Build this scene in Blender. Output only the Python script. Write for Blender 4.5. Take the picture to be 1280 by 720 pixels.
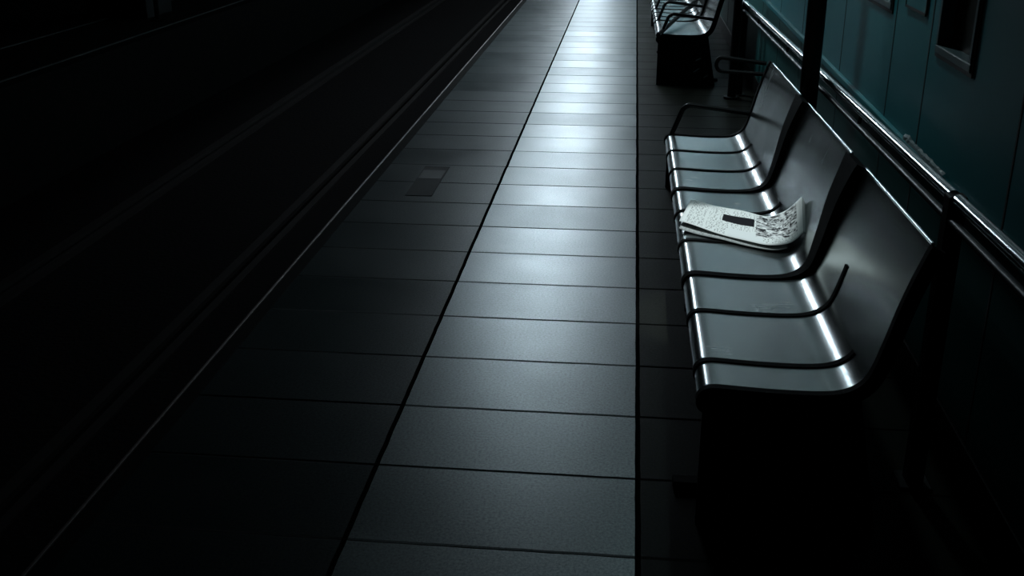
import bpy, bmesh, math, random
from mathutils import Vector
random.seed(4)
C = bpy.context.scene
for o in list(bpy.data.objects): bpy.data.objects.remove(o)

# ------------------------------------------------------------------ camera
cam_d = bpy.data.cameras.new('camera'); cam = bpy.data.objects.new('camera', cam_d)
C.collection.objects.link(cam); C.camera = cam
F, H = 1350.0, 1.8
cam_d.sensor_width = 36; cam_d.lens = 36 * F / 1280
cam_d.clip_start = .05; cam_d.clip_end = 200
cam.location = (0, 0, H)
pitch = math.atan(525 / F); yaw = math.atan(156 / math.hypot(525, F))
cam.rotation_euler = (math.pi / 2 - pitch, 0, yaw)

# ------------------------------------------------------------------ world, exposure
w = bpy.data.worlds.new('night'); C.world = w; w.use_nodes = True
w.node_tree.nodes['Background'].inputs[0].default_value = (.25, .6, .75, 1)
w.node_tree.nodes['Background'].inputs[1].default_value = .0006
vs = C.view_settings
C.display_settings.display_device = 'sRGB'
vs.view_transform = 'Standard'; vs.look = 'None'; vs.exposure = 0.0; vs.gamma = 1.0; vs.use_curve_mapping = False
LAMP_POWER = 120.0
LAMPS = [(-1.0, y) for y in (10.8, 14.0, 17.2, 20.4, 23.6, 26.8, 30.0, 32.9)]
LAMP_Z = 2.86
SPOT_POWER = 210.0

# ------------------------------------------------------------------ materials
def mat(name, col, rough=.5, metal=0., spec=.5):
    m = bpy.data.materials.new(name); m.use_nodes = True
    b = m.node_tree.nodes['Principled BSDF']
    b.inputs['Base Color'].default_value = (*col, 1); b.inputs['Roughness'].default_value = rough
    b.inputs['Metallic'].default_value = metal; b.inputs['Specular IOR Level'].default_value = spec
    return m
class NT:
    def __init__(s, m): s.t = m.node_tree; s.b = s.t.nodes['Principled BSDF']
    def n(s, typ, **kw):
        nd = s.t.nodes.new(typ)
        for k, v in kw.items():
            if k.startswith('i_'):
                key = k[2:]; key = int(key) if key.isdigit() else key
                if hasattr(v, 'is_output') : s.t.links.new(v, nd.inputs[key])
                else: nd.inputs[key].default_value = v
            else: setattr(nd, k, v)
        return nd
    def math(s, op, a, b=None, c=None, clamp=False):
        nd = s.t.nodes.new('ShaderNodeMath'); nd.operation = op; nd.use_clamp = clamp
        for i, v in enumerate((a, b, c)):
            if v is None: continue
            if hasattr(v, 'is_output'): s.t.links.new(v, nd.inputs[i])
            else: nd.inputs[i].default_value = v
        return nd.outputs[0]
    def mixc(s, f, a, b):
        nd = s.t.nodes.new('ShaderNodeMix'); nd.data_type = 'RGBA'
        for i, v in ((0, f), (6, a), (7, b)):
            if hasattr(v, 'is_output'): s.t.links.new(v, nd.inputs[i])
            else: nd.inputs[i].default_value = v if i == 0 else (*v, 1)
        return nd.outputs[2]
    def mixf(s, f, a, b):
        return s.math('ADD', s.math('MULTIPLY', s.math('SUBTRACT', 1.0, f), a), s.math('MULTIPLY', f, b))
    def link(s, o, name): s.t.links.new(o, s.b.inputs[name])
    def bump(s, h, strength, dist):
        nd = s.n('ShaderNodeBump'); nd.inputs['Strength'].default_value = strength; nd.inputs['Distance'].default_value = dist
        s.t.links.new(h, nd.inputs['Height']); s.link(nd.outputs[0], 'Normal')

# platform tiles: long slabs .84 x .42 m in columns, dark joints
XJ = (.078, -.762, -1.50); PITCH_Y = .418; Y_OFF = 3.82
def tile_material():
    m = mat('platform_tiles', (.1, .1, .1)); t = NT(m)
    geo = t.n('ShaderNodeNewGeometry'); sp = t.n('ShaderNodeSeparateXYZ', i_0=geo.outputs['Position'])
    x, y = sp.outputs[0], sp.outputs[1]
    nw = t.n('ShaderNodeTexNoise', i_Scale=7.0, i_Detail=3.0); t.t.links.new(geo.outputs['Position'], nw.inputs['Vector'])
    wob = t.math('MULTIPLY', t.math('SUBTRACT', nw.outputs['Fac'], .5), .006)
    j = None
    for xj in XJ[:2]:
        d = t.math('LESS_THAN', t.math('ABSOLUTE', t.math('SUBTRACT', t.math('ADD', x, wob), xj)), .0085)
        j = d if j is None else t.math('MAXIMUM', j, d)
    fy = t.math('FRACT', t.math('DIVIDE', t.math('SUBTRACT', t.math('ADD', y, wob), Y_OFF - 40 * PITCH_Y - .004), PITCH_Y))
    dy = t.math('LESS_THAN', fy, .014 / PITCH_Y)
    # columns: centre column worn to a polish, the ones beside the edge and under the benches dull
    right = t.math('GREATER_THAN', x, XJ[0]); left = t.math('LESS_THAN', x, XJ[1])
    side = t.math('MAXIMUM', right, left)
    row = t.math('FLOOR', t.math('DIVIDE', t.math('SUBTRACT', y, Y_OFF - 40 * PITCH_Y), PITCH_Y))
    col = t.math('ADD', t.math('MULTIPLY', right, 3.0), t.math('MULTIPLY', left, 7.0))
    cv = t.n('ShaderNodeCombineXYZ'); t.t.links.new(row, cv.inputs[0]); t.t.links.new(col, cv.inputs[1])
    wn = t.n('ShaderNodeTexWhiteNoise', noise_dimensions='3D'); t.t.links.new(cv.outputs[0], wn.inputs['Vector'])
    dy = t.math('MULTIPLY', dy, t.math('ADD', .45, t.math('MULTIPLY', wn.outputs['Value'], .7), clamp=True))
    j = t.math('MAXIMUM', j, dy)
    grain = t.n('ShaderNodeTexNoise', i_Scale=110.0, i_Detail=4.0, i_Roughness=.75); t.t.links.new(geo.outputs['Position'], grain.inputs['Vector'])
    blotch = t.n('ShaderNodeTexNoise', i_Scale=2.6, i_Detail=5.0, i_Roughness=.65); t.t.links.new(geo.outputs['Position'], blotch.inputs['Vector'])
    spot = t.n('ShaderNodeTexNoise', i_Scale=9.0, i_Detail=4.0); t.t.links.new(geo.outputs['Position'], spot.inputs['Vector'])
    stain = t.math('GREATER_THAN', spot.outputs['Fac'], .70)
    base = t.mixc(grain.outputs['Fac'], (.004, .007, .0075), (.016, .024, .024))
    base = t.mixc(right, base, (.010, .011, .0085))
    base = t.mixc(t.math('MULTIPLY', stain, .5), base, (.003, .004, .004))
    base = t.mixc(j, base, (.004, .004, .004))
    t.link(base, 'Base Color')
    t.b.inputs['Specular Tint'].default_value = (.80, .98, 1.0, 1)
    r = t.math('ADD', FLOOR_R, t.math('MULTIPLY', t.math('SUBTRACT', blotch.outputs['Fac'], .5), .12))
    r = t.math('ADD', r, t.math('MULTIPLY', t.math('SUBTRACT', wn.outputs['Value'], .5), .07))
    r = t.math('ADD', r, t.math('MULTIPLY', right, .08))
    r = t.mixf(j, r, .95)
    t.link(r, 'Roughness')
    spc = t.mixf(left, t.mixf(right, 1.0, .02), .18)
    spc = t.math('MULTIPLY', spc, t.math('ADD', -.5, t.math('MULTIPLY', grain.outputs['Fac'], 3.0)))
    spc = t.math('MULTIPLY', spc, t.math('SUBTRACT', 1.0, j))
    t.link(spc, 'Specular IOR Level')
    hgt = t.math('ADD', t.math('MULTIPLY', grain.outputs['Fac'], .12), t.math('SUBTRACT', 1.0, j))
    t.bump(hgt, .7, .003)
    return m
FLOOR_R = .355

def brushed(name, col, rough, aniso=.5):
    m = mat(name, col, rough, 1.0); t = NT(m)
    tc = t.n('ShaderNodeTexCoord'); mp = t.n('ShaderNodeMapping'); mp.inputs['Scale'].default_value = (3, 160, 3)
    t.t.links.new(tc.outputs['Object'], mp.inputs[0])
    n1 = t.n('ShaderNodeTexNoise', i_Scale=2.0, i_Detail=3.0); t.t.links.new(mp.outputs[0], n1.inputs['Vector'])
    n2 = t.n('ShaderNodeTexNoise', i_Scale=5.0, i_Detail=4.0); t.t.links.new(tc.outputs['Object'], n2.inputs['Vector'])
    r = t.math('ADD', rough - .08, t.math('ADD', t.math('MULTIPLY', n1.outputs['Fac'], .05), t.math('MULTIPLY', n2.outputs['Fac'], .12)))
    t.link(r, 'Roughness')
    t.b.inputs['Anisotropic'].default_value = aniso
    t.bump(t.math('ADD', n1.outputs['Fac'], t.math('MULTIPLY', n2.outputs['Fac'], .6)), .012, .0010)
    return m
def speckled(name, a, b, rough, scale=30, spec=.5, metal=0., bump=0.):
    m = mat(name, a, rough, metal, spec); t = NT(m)
    tc = t.n('ShaderNodeTexCoord'); n = t.n('ShaderNodeTexNoise', i_Scale=float(scale), i_Detail=5.0)
    t.t.links.new(tc.outputs['Object'], n.inputs['Vector'])
    t.link(t.mixc(n.outputs['Fac'], a, b), 'Base Color')
    if bump: t.bump(n.outputs['Fac'], bump, .01)
    return m
M = {}
M['tiles'] = tile_material()
M['seat'] = brushed('brushed_steel', (.42, .455, .455), .24, .0)
M['chrome'] = brushed('polished_steel', (.75, .80, .82), .17, 0)
M['dark_steel'] = brushed('dull_steel', (.005, .006, .006), .4, 0)
M['black'] = speckled('black_paint', (.002, .002, .002), (.005, .005, .005), .45, 40, .15)
M['rubber'] = speckled('black_rubber', (.001, .001, .001), (.003, .003, .003), .75, 60, .04)
M['wall'] = speckled('teal_panel_paint', (.018, .17, .19), (.024, .205, .225), .45, 3, .25)
M['seam'] = mat('panel_seam', (.003, .012, .014), .8)
M['frame'] = speckled('grey_window_frame', (.04, .075, .08), (.06, .10, .105), .4, 20)
M['dark_glass'] = speckled('dark_glass', (.003, .004, .002), (.010, .012, .004), .45, 4, .15)
M['edge'] = speckled('edge_strip', (.06, .04, .038), (.11, .08, .075), .5, 25)
M['concrete'] = speckled('dark_concrete', (.004, .004, .004), (.011, .011, .010), .9, 9, .03, 0, .4)
M['ballast'] = speckled('ballast', (.002, .002, .002), (.007, .006, .006), .95, 26, .03, 0, 1.0)
M['rail_steel'] = speckled('rail_steel', (.006, .005, .005), (.014, .012, .011), .75, 14, .08, .0)
M['ceiling'] = speckled('canopy_paint', (.10, .12, .12), (.14, .16, .16), .7, 5)
M['line'] = speckled('worn_line_paint', (.06, .065, .06), (.13, .135, .13), .7, 18)
M['patch'] = speckled('worn_patch', (.006, .007, .007), (.016, .018, .018), .75, 22, .1)
M['patch_light'] = speckled('worn_patch_band', (.012, .014, .014), (.022, .026, .026), .6, 22, .15)
M['glint_strip'] = speckled('pale_glint', (.18, .25, .25), (.42, .50, .50), .5, 30, .5, 0, .6)
lm = bpy.data.materials.new('tube_glow'); lm.use_nodes = True
_t = lm.node_tree; _t.nodes.clear(); _e = _t.nodes.new('ShaderNodeEmission'); _o = _t.nodes.new('ShaderNodeOutputMaterial')
_e.inputs[0].default_value = (.76, .90, 1.0, 1); _e.inputs[1].default_value = LAMP_POWER
_t.links.new(_e.outputs[0], _o.inputs[0]); M['glow'] = lm; lm.cycles.emission_sampling = 'FRONT'

# ------------------------------------------------------------------ mesh helpers
def obj(name, bm, m, parent=None, smooth=False, bevel=0.):
    bmesh.ops.recalc_face_normals(bm, faces=bm.faces)
    me = bpy.data.meshes.new(name); bm.to_mesh(me); bm.free()
    for mm in (m if isinstance(m, (list, tuple)) else [m]): me.materials.append(mm)
    o = bpy.data.objects.new(name, me); C.collection.objects.link(o)
    if smooth:
        for p in me.polygons: p.use_smooth = True
        me.set_sharp_from_angle(angle=math.radians(40))
    if bevel:
        b = o.modifiers.new('bevel', 'BEVEL'); b.width = bevel; b.segments = 2; b.limit_method = 'ANGLE'
    if parent: o.parent = parent; o.location = -parent.location
    return o
def struct(name, bm, m, parent=None, **k):
    o = obj(name, bm, m, parent, **k)
    if not parent: o['kind'] = 'structure'
    return o
def tag(o, label, cat, group=None):
    o['label'] = label; o['category'] = cat
    if group: o['group'] = group
    return o
def thing(name, label, cat, loc, group=None):
    o = bpy.data.objects.new(name, None); C.collection.objects.link(o); o.location = loc
    o.empty_display_size = .1
    return tag(o, label, cat, group)
def box(bm, x0, x1, y0, y1, z0, z1):
    v = [bm.verts.new((x, y, z)) for x in (x0, x1) for y in (y0, y1) for z in (z0, z1)]
    for f in ((0, 1, 3, 2), (4, 6, 7, 5), (0, 4, 5, 1), (2, 3, 7, 6), (0, 2, 6, 4), (1, 5, 7, 3)):
        bm.faces.new([v[i] for i in f])
    return bm
def nb(): return bmesh.new()
def tube(bm, pts, r, seg=12, cap=True):
    pts = [Vector(p) for p in pts]; rings = []; n = len(pts)
    up = None
    for i, p in enumerate(pts):
        d = (pts[min(i + 1, n - 1)] - pts[max(i - 1, 0)]).normalized()
        if up is None:
            up = Vector((0, 0, 1)) if abs(d.z) < .9 else Vector((1, 0, 0))
        a = (up - d * up.dot(d)).normalized(); up = a; b = d.cross(a)
        rings.append([bm.verts.new(p + (a * math.cos(2 * math.pi * k / seg) + b * math.sin(2 * math.pi * k / seg)) * r) for k in range(seg)])
    for i in range(n - 1):
        for k in range(seg):
            bm.faces.new([rings[i][k], rings[i][(k + 1) % seg], rings[i + 1][(k + 1) % seg], rings[i + 1][k]])
    if cap: bm.faces.new(rings[0]); bm.faces.new(rings[-1][::-1])
    return bm
def catmull(pts, sub=6):
    P = [Vector(p) for p in pts]; out = []
    P = [P[0] * 2 - P[1]] + P + [P[-1] * 2 - P[-2]]
    for i in range(1, len(P) - 2):
        a, b, c, d = P[i - 1:i + 3]
        for k in range(sub):
            t = k / sub
            out.append(.5 * (2 * b + (c - a) * t + (2 * a - 5 * b + 4 * c - d) * t * t + (3 * b - a - 3 * c + d) * t ** 3))
    out.append(P[-2]); return out
def round_path(pts, r, seg=6):
    """polyline with its inner corners rounded"""
    P = [Vector(p) for p in pts]; out = [P[0]]
    for i in range(1, len(P) - 1):
        a = (P[i - 1] - P[i]); b = (P[i + 1] - P[i]); rr = min(r, a.length * .49, b.length * .49)
        A = P[i] + a.normalized() * rr; B = P[i] + b.normalized() * rr
        for k in range(seg + 1):
            t = k / seg; out.append((1 - t) ** 2 * A + 2 * t * (1 - t) * P[i] + t * t * B)
    out.append(P[-1]); return out

# ------------------------------------------------------------------ the setting
YA, YB = -3.0, 34.0
struct('floor', box(nb(), -1.52, 1.25, YA, YB, -.12, 0), M['tiles'])
bm = nb(); box(bm, -1.50, 1.25, YA, YB, -1.0, -.12)
struct('platform_base', bm, M['concrete'])
bm = nb(); box(bm, -1.585, -1.52, YA, YB, -.12, .0)
struct('trim_1', bm, M['concrete'], bevel=.006)
bm = nb(); box(bm, -1.597, -1.585, YA, YB, -.06, .003)
struct('trim_2', bm, M['edge'], bevel=.003)
struct('track_bed', box(nb(), -5.45, -1.50, YA, YB, -1.2, -1.0), M['ballast'])
def rail_profile(x):
    bm = nb()
    box(bm, x - .07, x + .07, YA, YB, -1.0, -.985); box(bm, x - .009, x + .009, YA, YB, -.985, -.93)
    box(bm, x - .035, x + .035, YA, YB, -.93, -.895); return bm
for x, l in ((-2.8, 'near steel running rail in the dark track bed, closer to the platform edge'),
             (-4.28, 'far steel running rail in the dark track bed, closer to the opposite platform')):
    tag(obj('track_rail', rail_profile(x), M['rail_steel']), l, 'rail', 'running rails of the track')
bm = nb(); box(bm, -9.5, -5.45, YA, YB, -1.2, 0)
struct('platform_opposite', bm, M['concrete'])
bm = nb(); box(bm, -5.66, -5.62, YA, YB, 0, .004)
struct('trim_3', bm, M['line'])
bm = nb(); box(bm, -6.70, -6.66, YA, YB, 0, .004)
struct('trim_4', bm, M['line'])
struct('wall_left', box(nb(), -9.6, -9.5, YA, YB, -1.2, 3.1), M['concrete'])
struct('wall_far', box(nb(), -9.6, 1.25, YB, YB + .1, -1.2, 3.1), M['concrete'])
struct('ceiling', box(nb(), -1.9, 1.25, YA, YB, 3.0, 3.1), M['ceiling'])

# right wall: teal sheet panels with seams, openings left for the windows
XW = 1.08
WIN = [(3.56, 3.99, 1.195, 2.15), (4.74, 5.62, 1.25, 2.15)]   # y0,y1,z0,z1
bm = nb()
ys = sorted({YA, YB, *[v for a in WIN for v in a[:2]]}); zs = sorted({-.0, 3.0, *[v for a in WIN for v in a[2:]]})
for i in range(len(ys) - 1):
    for k in range(len(zs) - 1):
        cy, cz = (ys[i] + ys[i + 1]) / 2, (zs[k] + zs[k + 1]) / 2
        if any(a[0] < cy < a[1] and a[2] < cz < a[3] for a in WIN): continue
        box(bm, XW, XW + .09, ys[i], ys[i + 1], zs[k], zs[k + 1])
bmesh.ops.remove_doubles(bm, verts=bm.verts, dist=1e-5)
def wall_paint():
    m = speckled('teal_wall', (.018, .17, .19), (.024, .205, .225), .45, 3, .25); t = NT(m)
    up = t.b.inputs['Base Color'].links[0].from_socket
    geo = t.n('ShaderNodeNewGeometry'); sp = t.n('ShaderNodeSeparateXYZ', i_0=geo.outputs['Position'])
    c = t.mixc(t.math('LESS_THAN', sp.outputs[2], .79), up, (.007, .065, .062))  # darker below the ledge: shade of the lower wall painted into the colour
    c = t.mixc(t.math('GREATER_THAN', sp.outputs[2], 2.22), c, (.55, .60, .60))  # pale band above the view, added for the seats to reflect as grey
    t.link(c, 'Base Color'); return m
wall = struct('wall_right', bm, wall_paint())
bm = nb()
for y in (1.9, 3.08, 4.105, 4.665, 5.75, 6.45, 7.1, 8.2, 9.3, 10.4, 11.5, 12.6, 13.7, 14.8, 15.9, 17, 18.1, 19.2, 20.3):
    box(bm, XW - .0015, XW + .001, y - .0055, y + .0055, 0, 3.0)
obj('panel_seam', bm, M['seam'], wall)
bm = nb(); box(bm, XW - .022, XW, YA, YB, .79, .825)
struct('trim_5', bm, M['wall'], bevel=.006)
bm = nb(); box(bm, XW - .012, XW, YA, YB, 0.0, .14)
struct('baseboard_right', bm, M['black'], bevel=.004)
# shallow access hatch outlined in the wall
bm = nb()
box(bm, XW - .006, XW, 4.20, 4.50, 1.30, 1.75)
hatch = obj('wall_hatch', bm, M['wall'], bevel=.003); tag(hatch, 'small flush teal access hatch in the wall between the two dark windows', 'hatch')
bm = nb()
box(bm, XW - .008, XW - .0045, 4.19, 4.51, 1.292, 1.302); box(bm, XW - .008, XW - .0045, 4.19, 4.20, 1.292, 1.75); box(bm, XW - .008, XW - .0045, 4.50, 4.51, 1.292, 1.75)
obj('hatch_gasket', bm, M['seam'], hatch)
for n, (y0, y1, z0, z1) in enumerate(WIN):
    fr = nb(); d = .028
    box(fr, XW - .012, XW + .05, y0, y1, z0, z0 + d); box(fr, XW - .012, XW + .05, y0, y1, z1 - d, z1)
    box(fr, XW - .012, XW + .05, y0, y0 + d, z0 + d, z1 - d); box(fr, XW - .012, XW + .05, y1 - d, y1, z0 + d, z1 - d)
    o = struct('window_%d' % (n + 1), fr, M['frame'], bevel=.004)
    obj('window_glass', box(nb(), XW + .035, XW + .045, y0 + d, y1 - d, z0 + d, z1 - d), M['dark_glass'], o)
    g = nb()
    for (a, b, c, e) in ((y0 - .012, y1 + .012, z0 - .014, z0), (y0 - .012, y0, z0, z1), (y1, y1 + .012, z0, z1)):
        box(g, XW - .006, XW + .002, a, b, c, e)
    obj('gasket', g, M['seam'], o)

# square column and lamp post across the tracks
bm = nb(); box(bm, -6.9, -6.2, 13.6, 14.3, 0, 3.1)
box(bm, -6.95, -6.15, 13.55, 14.35, 0, .25)
tag(obj('column', bm, M['black'], bevel=.01), 'black square column standing on the dark opposite platform', 'column')
bm = nb(); tube(bm, [(-5.95, 13.4, 0), (-5.95, 13.4, 3.1)], .03)
tube(bm, [(-5.95, 13.4, 0), (-5.95, 13.4, .02)], .09)
tag(obj('post', bm, M['concrete'], smooth=True), 'thin dull post beside the square column on the opposite platform', 'post')

# worn dark rectangle on the floor near the platform edge
t_ = thing('floor_plate', 'dark worn rectangular plate set in the platform tiles near the edge', 'plate', (-1.2, 6.3, 0))
obj('plate', box(nb(), -1.285, -1.125, 6.03, 6.70, 0, .0035), M['patch'], t_, bevel=.001)
obj('pale_band', box(nb(), -1.275, -1.135, 6.40, 6.60, .0035, .0045), M['patch_light'], t_)

# ------------------------------------------------------------------ lamps under the canopy
def lamp(x, y, label):
    r = thing('ceiling_light', label, 'light', (x, y, 3.0), 'strip lights under the canopy')
    bm = nb(); box(bm, x - .24, x + .24, y - .75, y + .75, LAMP_Z + .03, 3.0)
    obj('housing', bm, M['ceiling'], r, bevel=.008)
    bm = nb(); box(bm, x - .265, x - .25, y - .78, y + .78, LAMP_Z - .40, 3.0)  # added out of view to keep lamp light off the track side
    obj('added_side_shade', bm, M['black'], r)
    bm = nb()
    for s in (-.16, .16): tube(bm, [(x + s, y - .72, LAMP_Z), (x + s, y + .72, LAMP_Z)], .026, 6)
    obj('tube', bm, M['glow'], r, smooth=True)
for i, (x, y) in enumerate(LAMPS):
    lamp(x, y, ('nearest lit', 'second nearest lit', 'third nearest lit', 'fourth nearest lit', 'farthest lit')[min(i, 4)] + ' strip light under the platform canopy')

# small downlight over the middle of the bench
dl = thing('downlight', 'small round downlight under the canopy above the foreground bench', 'light', (.42, 4.35, 3.0))
bm = nb(); tube(bm, [(.42, 4.35, 3.0), (.42, 4.35, 2.84)], .06, 24, cap=False); tube(bm, [(.42, 4.35, 3.0), (.42, 4.35, 2.985)], .075, 24)
obj('housing', bm, M['black'], dl, smooth=True)
sd = bpy.data.lights.new('bulb', 'SPOT'); sd.energy = SPOT_POWER; sd.color = (.86, .97, 1.0); sd.spot_size = math.radians(17); sd.spot_blend = .5; sd.shadow_soft_size = .03
so_ = bpy.data.objects.new('bulb', sd); C.collection.objects.link(so_); so_.parent = dl; so_.location = (0, 0, -.14)

dl = thing('downlight', 'added unseen wide downlight under the canopy close to the teal wall, beyond the small one', 'light', (.62, 5.3, 3.0))  # added lamp out of view, brightens the teal wall
bm = nb(); tube(bm, [(.62, 5.3, 3.0), (.62, 5.3, 2.93)], .10, 24, cap=False); tube(bm, [(.62, 5.3, 3.0), (.62, 5.3, 2.985)], .115, 24)
obj('housing', bm, M['black'], dl, smooth=True)
sd = bpy.data.lights.new('bulb', 'SPOT'); sd.energy = 46; sd.color = (.70, .95, 1.0); sd.spot_size = math.radians(125); sd.spot_blend = .8; sd.shadow_soft_size = .06
so_ = bpy.data.objects.new('bulb', sd); C.collection.objects.link(so_); so_.parent = dl; so_.location = (0, 0, -.08)

# ------------------------------------------------------------------ bench
SH = -.032
PROFILE = [(.250, .372), (.236, .382), (.229, .400), (.233, .420), (.246, .435), (.266, .441), (.30, .441), (.37, .437), (.45, .434), (.53, .4335), (.585, .436),
           (.620, .442), (.648, .453), (.670, .469), (.687, .490), (.700, .520), (.712, .56), (.728, .62), (.745, .69), (.765, .76), (.785, .82), (.800, .862), (.808, .880)]
def prof(lift=0.):
    """profile points, pushed out along the upper-side normal by lift"""
    P = catmull([(x, 0, z) for x, z in PROFILE], 3)
    if not lift: return P
    out = []
    for i, p in enumerate(P):
        d = (P[min(i + 1, len(P) - 1)] - P[max(i - 1, 0)]).normalized()
        out.append(p + Vector((-d.z, 0, d.x)) * (lift(i / (len(P) - 1)) if callable(lift) else lift))
    return out
def strip(bm, Y0, y0, y1, i0=0, i1=None, lift_top=.0, thick=.0025, dz=0., flare=None):
    """a band of the profile between y0 and y1, closed solid"""
    T = prof(lift_top)[i0:i1]; B = prof((lambda q: lift_top(q) - thick) if callable(lift_top) else lift_top - thick)[i0:i1]
    def sh(p, y): return (p.x, y, p.z + SH * (y - Y0) + dz)
    n = len(T)
    if flare: V = [[bm.verts.new(sh(p, y + sg * flare(i / (n - 1)))) for i, p in enumerate(L)] for L in (T, B) for y, sg in ((y0, -1), (y1, 1))]
    else: V = [[bm.verts.new(sh(p, y)) for p in L] for L in (T, B) for y in (y0, y1)]
    t0, t1, b0, b1 = V
    for i in range(n - 1):
        bm.faces.new([t0[i], t0[i + 1], t1[i + 1], t1[i]]); bm.faces.new([b0[i], b1[i], b1[i + 1], b0[i + 1]])
        bm.faces.new([t0[i], b0[i], b0[i + 1], t0[i + 1]]); bm.faces.new([t1[i], t1[i + 1], b1[i + 1], b1[i]])
    bm.faces.new([t0[0], t1[0], b1[0], b0[0]]); bm.faces.new([t0[-1], b0[-1], b1[-1], t1[-1]])
def panel_mesh(Y0, ya, yb, slots, dz, thick=.0025):
    """one curved sheet with slots open from the front edge up to a profile index; closed, no inner walls"""
    ys = sorted({ya, yb, *[v for s in slots for v in s[:2]]})
    T, B = prof(0), prof(-thick); n = len(T); bm = nb()
    def full(i, j):
        if not (0 <= i < n - 1 and 0 <= j < len(ys) - 1): return False
        c = (ys[j] + ys[j + 1]) / 2
        return not any(a < c < b and i < top for a, b, top in slots)
    cache = {}
    def v(side, i, j):
        k = (side, i, j)
        if k not in cache:
            p = (T, B)[side][i]; cache[k] = bm.verts.new((p.x, ys[j], p.z + SH * (ys[j] - Y0) + dz))
        return cache[k]
    for i in range(n - 1):
        for j in range(len(ys) - 1):
            if not full(i, j): continue
            for sd in (0, 1): bm.faces.new([v(sd, i, j), v(sd, i + 1, j), v(sd, i + 1, j + 1), v(sd, i, j + 1)])
            for (di, dj, e) in ((-1, 0, ((i, j), (i, j + 1))), (1, 0, ((i + 1, j), (i + 1, j + 1))), (0, -1, ((i, j), (i + 1, j))), (0, 1, ((i, j + 1), (i + 1, j + 1)))):
                if not full(i + di, j + dj):
                    (a, b) = e; bm.faces.new([v(0, *a), v(0, *b), v(1, *b), v(1, *a)])
    return bm
IDX = lambda k: k * 3
def arm_path(Y0, y, dz):
    s = SH * (y - Y0) + dz
    return round_path([(.262, y, .425 + s), (.335, y, .622 + s), (.70, y, .578 + s), (.722, y, .57 + s)], .05)
def bench(Y0, modules, dz, label, group, arms, name='bench', legs=()):
    """modules: list of (y_near, y_far, [(slit y, top index)...]); ribs stand at module borders"""
    root = thing(name, label, 'bench', (.5, (modules[0][0] + modules[-1][1]) / 2, 0), group)
    for (ya, yb, slits) in modules:
        g = .018
        cuts = [ya + g] + [s for s, _ in slits] + [yb - g]
        hw = .0145
        bm = panel_mesh(Y0, ya + g, yb - g, [(s - hw, s + hw, top) for s, top in slits], dz)
        obj('seat_panel', bm, M['seat'], root, smooth=True)
        for s, top in slits:
            b = nb(); strip(b, Y0, s - hw + .001, s + hw - .001, 0, top + 1, .0045, .007, dz)
            obj('divider', b, M['rubber'], root, smooth=True)
        b = nb()                                    # polished bead along the top edge of the backrest
        ye, yf = ya + (.01 if ya == modules[0][0] else .115), yb - .135
        tube(b, [(.808, ye, .884 + SH * (ye - Y0) + dz), (.808, yf, .884 + SH * (yf - Y0) + dz)], .0055, 10)
        obj('top_bead', b, M['chrome'], root, smooth=True)
    borders = [modules[0][0]] + [m[1] for m in modules]
    for k, y in enumerate(borders):
        b = nb(); w = .021
        yy0, yy1 = (y - w, y + w)
        if k == 0: yy0, yy1 = y - .012, y + .016
        strip(b, Y0, yy0, yy1, 0, None, (lambda q: .006 + .022 * min(1, max(0, (q - .40) / .45))) if 0 < k < len(borders) - 1 else .006, .04, dz,
              (lambda q: .085 * min(1, max(0, (q - .45) / .55)) ** 1.3) if 0 < k < len(borders) - 1 else None)
        obj('rib', b, M['rubber'], root, smooth=True)
    for y in legs:
        s = SH * (y - Y0) + dz
        b = nb()
        box(b, .28 if y > 3.2 else .185, .80, y - .028, y + .028, 0, .022)          # foot bar
        box(b, .44, .54, y - .024, y + .024, .022, .40 + s)
        obj('leg', b, M['rubber'], root, bevel=.006)
    b = nb(); ys_, ye_ = borders[0] + .02, borders[-1] - .02
    for x in (.42, .56):
        v = []
        tube(b, [(x, ys_, .395 + SH * (ys_ - Y0) + dz), (x, ye_, .395 + SH * (ye_ - Y0) + dz)], .028)
    obj('support_beam', b, M['black'], root, smooth=True)
    for y in (borders[0] + .004, borders[-1]):
        s = SH * (y - Y0) + dz
        b = nb(); P = prof(-.012)[4:40:2]
        L = [(.245, 0)] + [(p.x, p.z + s) for p in P] + [(.76, 0)]
        f = b.faces.new([b.verts.new((x, y - .006, z)) for x, z in L])
        g = bmesh.ops.extrude_face_region(b, geom=[f]); bmesh.ops.translate(b, vec=(0, .012, 0), verts=[v for v in g['geom'] if isinstance(v, bmesh.types.BMVert)])
        bmesh.ops.triangulate(b, faces=[f for f in b.faces if len(f.verts) > 4])
        obj('end_plate', b, M['black'], root)
    for y in arms:
        b = nb(); tube(b, arm_path(Y0, y, dz), .0145, 12)
        obj('armrest', b, M['black'], root, smooth=True)
    return root
B1 = bench(2.764, [(2.764, 3.774, [(2.963, IDX(14)), (3.386, IDX(17))]),
                   (3.774, 5.052, [(4.202, IDX(14)), (4.655, IDX(14))]),
                   (5.052, 6.38, [(5.475, IDX(14)), (5.925, IDX(14))])], 0.,
           'long brushed steel bench with curved seats in the foreground carrying the newspaper', 'steel benches along the wall',
           [6.38], legs=(2.97, 4.42, 6.15))


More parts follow.
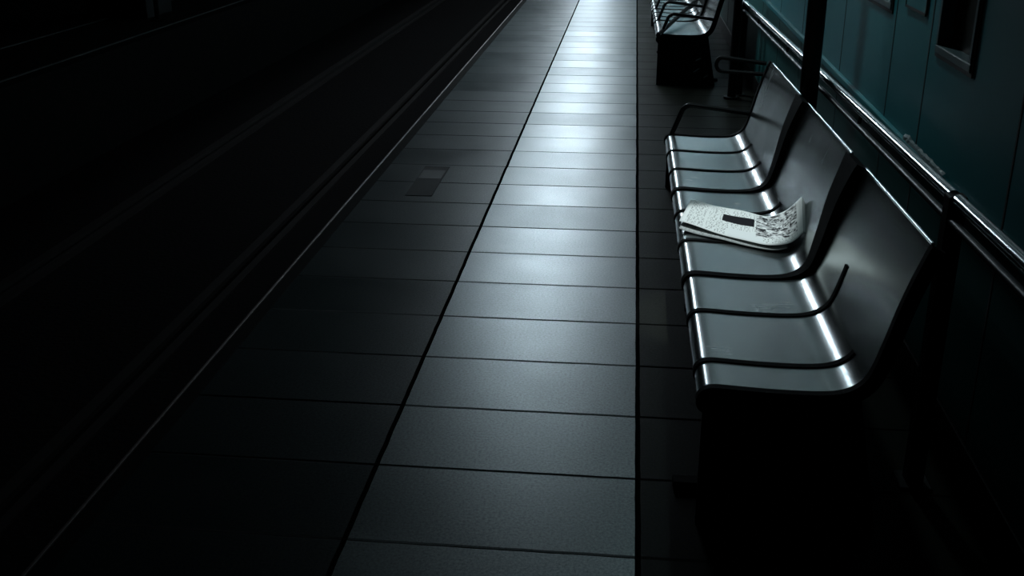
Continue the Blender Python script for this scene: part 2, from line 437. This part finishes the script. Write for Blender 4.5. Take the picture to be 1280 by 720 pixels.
# far bench in line with the first, its own seats lit at the top of the view
FD = .0
B2 = bench(9.70, [(9.70, 10.98, []),
                  (10.98, 12.26, [(11.40, IDX(14)), (11.83, IDX(14))]),
                  (12.26, 13.54, [(12.68, IDX(14)), (13.11, IDX(14))])], FD,
           'far steel bench behind the foreground one, cut off by the top of the view', 'steel benches along the wall',
           [9.705, 10.98, 12.26, 13.54], legs=(9.95, 11.5, 13.3))
for (x, z, a, l) in ((.604, .233, .5, .05), (.590, .135, .6, .06), (.676, .085, .6, .04)):
    dx, dz_ = math.cos(a) * l / 2, math.sin(a) * l / 2
    obj('hinge_pin', tube(nb(), [(x - dx, 9.688, z - dz_), (x + dx, 9.688, z + dz_)], .009, 10), M['chrome'], B2, smooth=True)
# rod lying diagonally across the far seats
r_ = tag(obj('rod', tube(nb(), [(.235, 9.46, .452 + .018), (.70, 12.0, .50)], .019), M['rubber'], smooth=True),
    'long dark round rod lying diagonally across the seats of the far bench', 'rod')

# wall handrail: two tubes on posts
RX = .935
def rz(y): return .862 - .0262 * (y - 5.535)
hr = thing('handrail', 'polished steel double handrail on dark posts running along the teal wall behind the benches', 'handrail', (RX, 3.06, 0))
for y0, y1 in ((.4, 3.035), (3.085, 9.28), (9.34, 20.0)):
    bm = nb(); tube(bm, [(RX, y0, rz(y0)), (RX, y1, rz(y1))], .019, 20); obj('rail_tube', bm, M['chrome'], hr, smooth=True)
    bm = nb(); tube(bm, [(RX - .012, y0, rz(y0) - .058), (RX - .012, y1, rz(y1) - .058)], .012, 16); obj('lower_tube', bm, M['dark_steel'], hr, smooth=True)
for y in (.42, 3.06, 9.31):
    bm = nb(); box(bm, RX - .026, RX + .026, y - .03, y + .03, 0, rz(y) + .012)
    box(bm, RX - .05, RX + .05, y - .055, y + .055, 0, .012)
    obj('rail_post', bm, M['black'], hr, bevel=.005)
for y in (.9, 2.3, 4.4, 6.6, 8.2):
    bm = nb(); tube(bm, [(RX, y, rz(y)), (RX - .012, y, rz(y) - .058)], .008, 8)
    obj('connector', bm, M['black'], hr, smooth=True)
for y, r, l in ((5.30, .044, 'nearest tall black pole in front of the handrail, behind the foreground bench'), (9.15, .036, 'farther tall black pole in front of the handrail, beyond the foreground bench')):
    bm = nb(); tube(bm, [(.862, y, 0), (.862, y, 3.0)], r, 24); tube(bm, [(.862, y, 0), (.862, y, .02)], r + .03, 24)
    tag(obj('pole', bm, M['black'], smooth=True), l, 'pole', 'tall poles along the handrail')
# uneven pale strip added in place of the reflection on the ledge
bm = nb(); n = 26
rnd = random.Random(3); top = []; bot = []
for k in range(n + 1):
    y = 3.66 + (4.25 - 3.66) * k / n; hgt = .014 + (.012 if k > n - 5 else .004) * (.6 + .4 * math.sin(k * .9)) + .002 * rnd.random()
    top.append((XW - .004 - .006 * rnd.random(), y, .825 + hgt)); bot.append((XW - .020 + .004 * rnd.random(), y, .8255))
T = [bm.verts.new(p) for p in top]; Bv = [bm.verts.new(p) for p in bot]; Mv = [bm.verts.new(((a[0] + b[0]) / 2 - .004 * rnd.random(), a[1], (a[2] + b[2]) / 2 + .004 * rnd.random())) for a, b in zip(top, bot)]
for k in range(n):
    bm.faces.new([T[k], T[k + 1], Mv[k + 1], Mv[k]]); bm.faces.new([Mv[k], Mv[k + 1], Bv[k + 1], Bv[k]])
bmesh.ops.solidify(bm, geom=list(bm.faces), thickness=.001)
tag(obj('glint_strip', bm, M['glint_strip']), 'uneven pale strip standing in for the reflection on the narrow wall ledge behind the handrail', 'glint_strip')

# ------------------------------------------------------------------ newspaper
def paper_mat(name, kind):
    m = mat(name, (.7, .72, .70), .9, 0, .05); t = NT(m)
    uv = t.n('ShaderNodeUVMap'); sp = t.n('ShaderNodeSeparateXYZ', i_0=uv.outputs[0]); u, v = sp.outputs[0], sp.outputs[1]
    # lines of small print: rows across v, words broken up by noise
    row = t.math('MULTIPLY', v, 24.0); inrow = t.math('GREATER_THAN', t.math('FRACT', row), .52)
    cv = t.n('ShaderNodeCombineXYZ'); t.t.links.new(t.math('MULTIPLY', u, 75.0), cv.inputs[0]); t.t.links.new(t.math('FLOOR', row), cv.inputs[1])
    nz = t.n('ShaderNodeTexNoise', i_Scale=1.0, i_Detail=2.0); t.t.links.new(cv.outputs[0], nz.inputs['Vector'])
    word = t.math('GREATER_THAN', nz.outputs['Fac'], .52)
    colf = t.math('LESS_THAN', t.math('FRACT', t.math('MULTIPLY', u, 6.5)), .90)
    ink = t.math('MULTIPLY', t.math('MULTIPLY', inrow, word), colf)
    def rect(a, b, c, d):
        return t.math('MULTIPLY', t.math('MULTIPLY', t.math('GREATER_THAN', u, a), t.math('LESS_THAN', u, b)), t.math('MULTIPLY', t.math('GREATER_THAN', v, c), t.math('LESS_THAN', v, d)))
    body = t.mixc(t.math('MULTIPLY', ink, .85), (.66, .69, .67), (.06, .06, .06))
    if kind == 'inner': body = t.mixc(.55, body, (.16, .17, .17))  # lower sheets greyed: shade under the front page painted in
    if kind == 'front':
        margin = t.math('SUBTRACT', 1.0, rect(.03, .93, .06, .95))
        body = t.mixc(margin, body, (.70, .73, .71))
        hl = rect(.30, .55, .04, .30); body = t.mixc(hl, body, (.64, .67, .66))
        ph = t.n('ShaderNodeTexNoise', i_Scale=13.0, i_Detail=6.0, i_Roughness=.75, i_Distortion=1.2); t.t.links.new(uv.outputs[0], ph.inputs['Vector'])
        rp = t.n('ShaderNodeValToRGB'); t.t.links.new(ph.outputs['Fac'], rp.inputs[0])
        rp.color_ramp.elements[0].position = .44; rp.color_ramp.elements[0].color = (.01, .01, .012, 1)
        rp.color_ramp.elements[1].position = .56; rp.color_ramp.elements[1].color = (.66, .68, .67, 1)
        photo = rect(.49, .93, .20, .985); body = t.mixc(photo, body, rp.outputs[0])
        blk = rect(.245, .475, .50, .76); body = t.mixc(blk, body, (.012, .012, .014))
    t.link(body, 'Base Color'); return m
M['front'] = paper_mat('newsprint_front', 'front'); M['pages'] = paper_mat('newsprint_inner', 'inner')
def sheet(rowsP, lift, m, name, parent, nu=40, nv=14, ripple=.003, seed=1, th=.0008):
    """rowsP: list of (far point, near point) stations running from the seat front to the upturned end"""
    A = catmull([p[0] for p in rowsP], 10); B = catmull([p[1] for p in rowsP], 10)
    bm = nb(); uvl = bm.loops.layers.uv.new('UVMap'); n = len(A); G = []
    rr = random.Random(seed); ph = rr.random() * 6
    for i in range(n):
        r = []
        for k in range(nv + 1):
            q = k / nv; p = B[i].lerp(A[i], q)
            z = ripple * (math.sin(ph + i * .22 + q * 2.5) + .5 * math.sin(q * 7 + i * .35 + ph)) + lift
            r.append(bm.verts.new((p.x, p.y, p.z + z)))
        G.append(r)
    for i in range(n - 1):
        for k in range(nv):
            f = bm.faces.new([G[i][k], G[i + 1][k], G[i + 1][k + 1], G[i][k + 1]])
            for lp, (a, b) in zip(f.loops, ((i, k), (i + 1, k), (i + 1, k + 1), (i, k + 1))):
                lp[uvl].uv = (a / (n - 1), b / nv)
    o = obj(name, bm, m, parent, smooth=True)
    so = o.modifiers.new('solid', 'SOLIDIFY'); so.thickness = th; so.offset = 0
    return o
news = thing('newspaper', 'open newspaper with a black box and photo lying on the foreground bench, end curled up', 'newspaper', (.45, 4.4, .40))
FRONT = [((.303, 4.755, .401), (.234, 4.365, .416)), ((.42, 4.66, .402), (.36, 4.27, .410)), ((.53, 4.58, .400), (.48, 4.18, .408)),
         ((.615, 4.50, .412), (.575, 4.10, .414)), ((.672, 4.40, .470), (.640, 4.065, .435)), ((.705, 4.25, .570), (.695, 4.07, .482))]
sheet(FRONT, .004, M['front'], 'front_page', news)
UNDER = [((.300, 4.70, .398), (.232, 4.315, .408)), ((.42, 4.62, .394), (.36, 4.235, .398)), ((.53, 4.55, .393), (.48, 4.155, .396)),
         ((.615, 4.47, .404), (.575, 4.09, .404)), ((.668, 4.37, .458), (.640, 4.06, .424))]
sheet(UNDER, .001, M['pages'], 'inner_pages', news, seed=5, th=.003)
FOLD = [((.705, 4.25, .572), (.695, 4.07, .484)), ((.716, 4.245, .560), (.706, 4.068, .470)), ((.722, 4.25, .535), (.712, 4.075, .455))]
sheet(FOLD, .004, M['pages'], 'folded_edge', news, ripple=.0, seed=7)

# tubular bracket at the far end of the foreground bench
sz = SH * (6.42 - 2.764)
bm = nb(); tube(bm, round_path([(.79, 6.42, .862 + sz), (.52, 6.42, .895 + sz), (.50, 6.42, .85 + sz), (.52, 6.42, .815 + sz), (.775, 6.42, .80 + sz)], .03), .012, 12)
obj('end_bracket', bm, M['black'], B1, smooth=True)
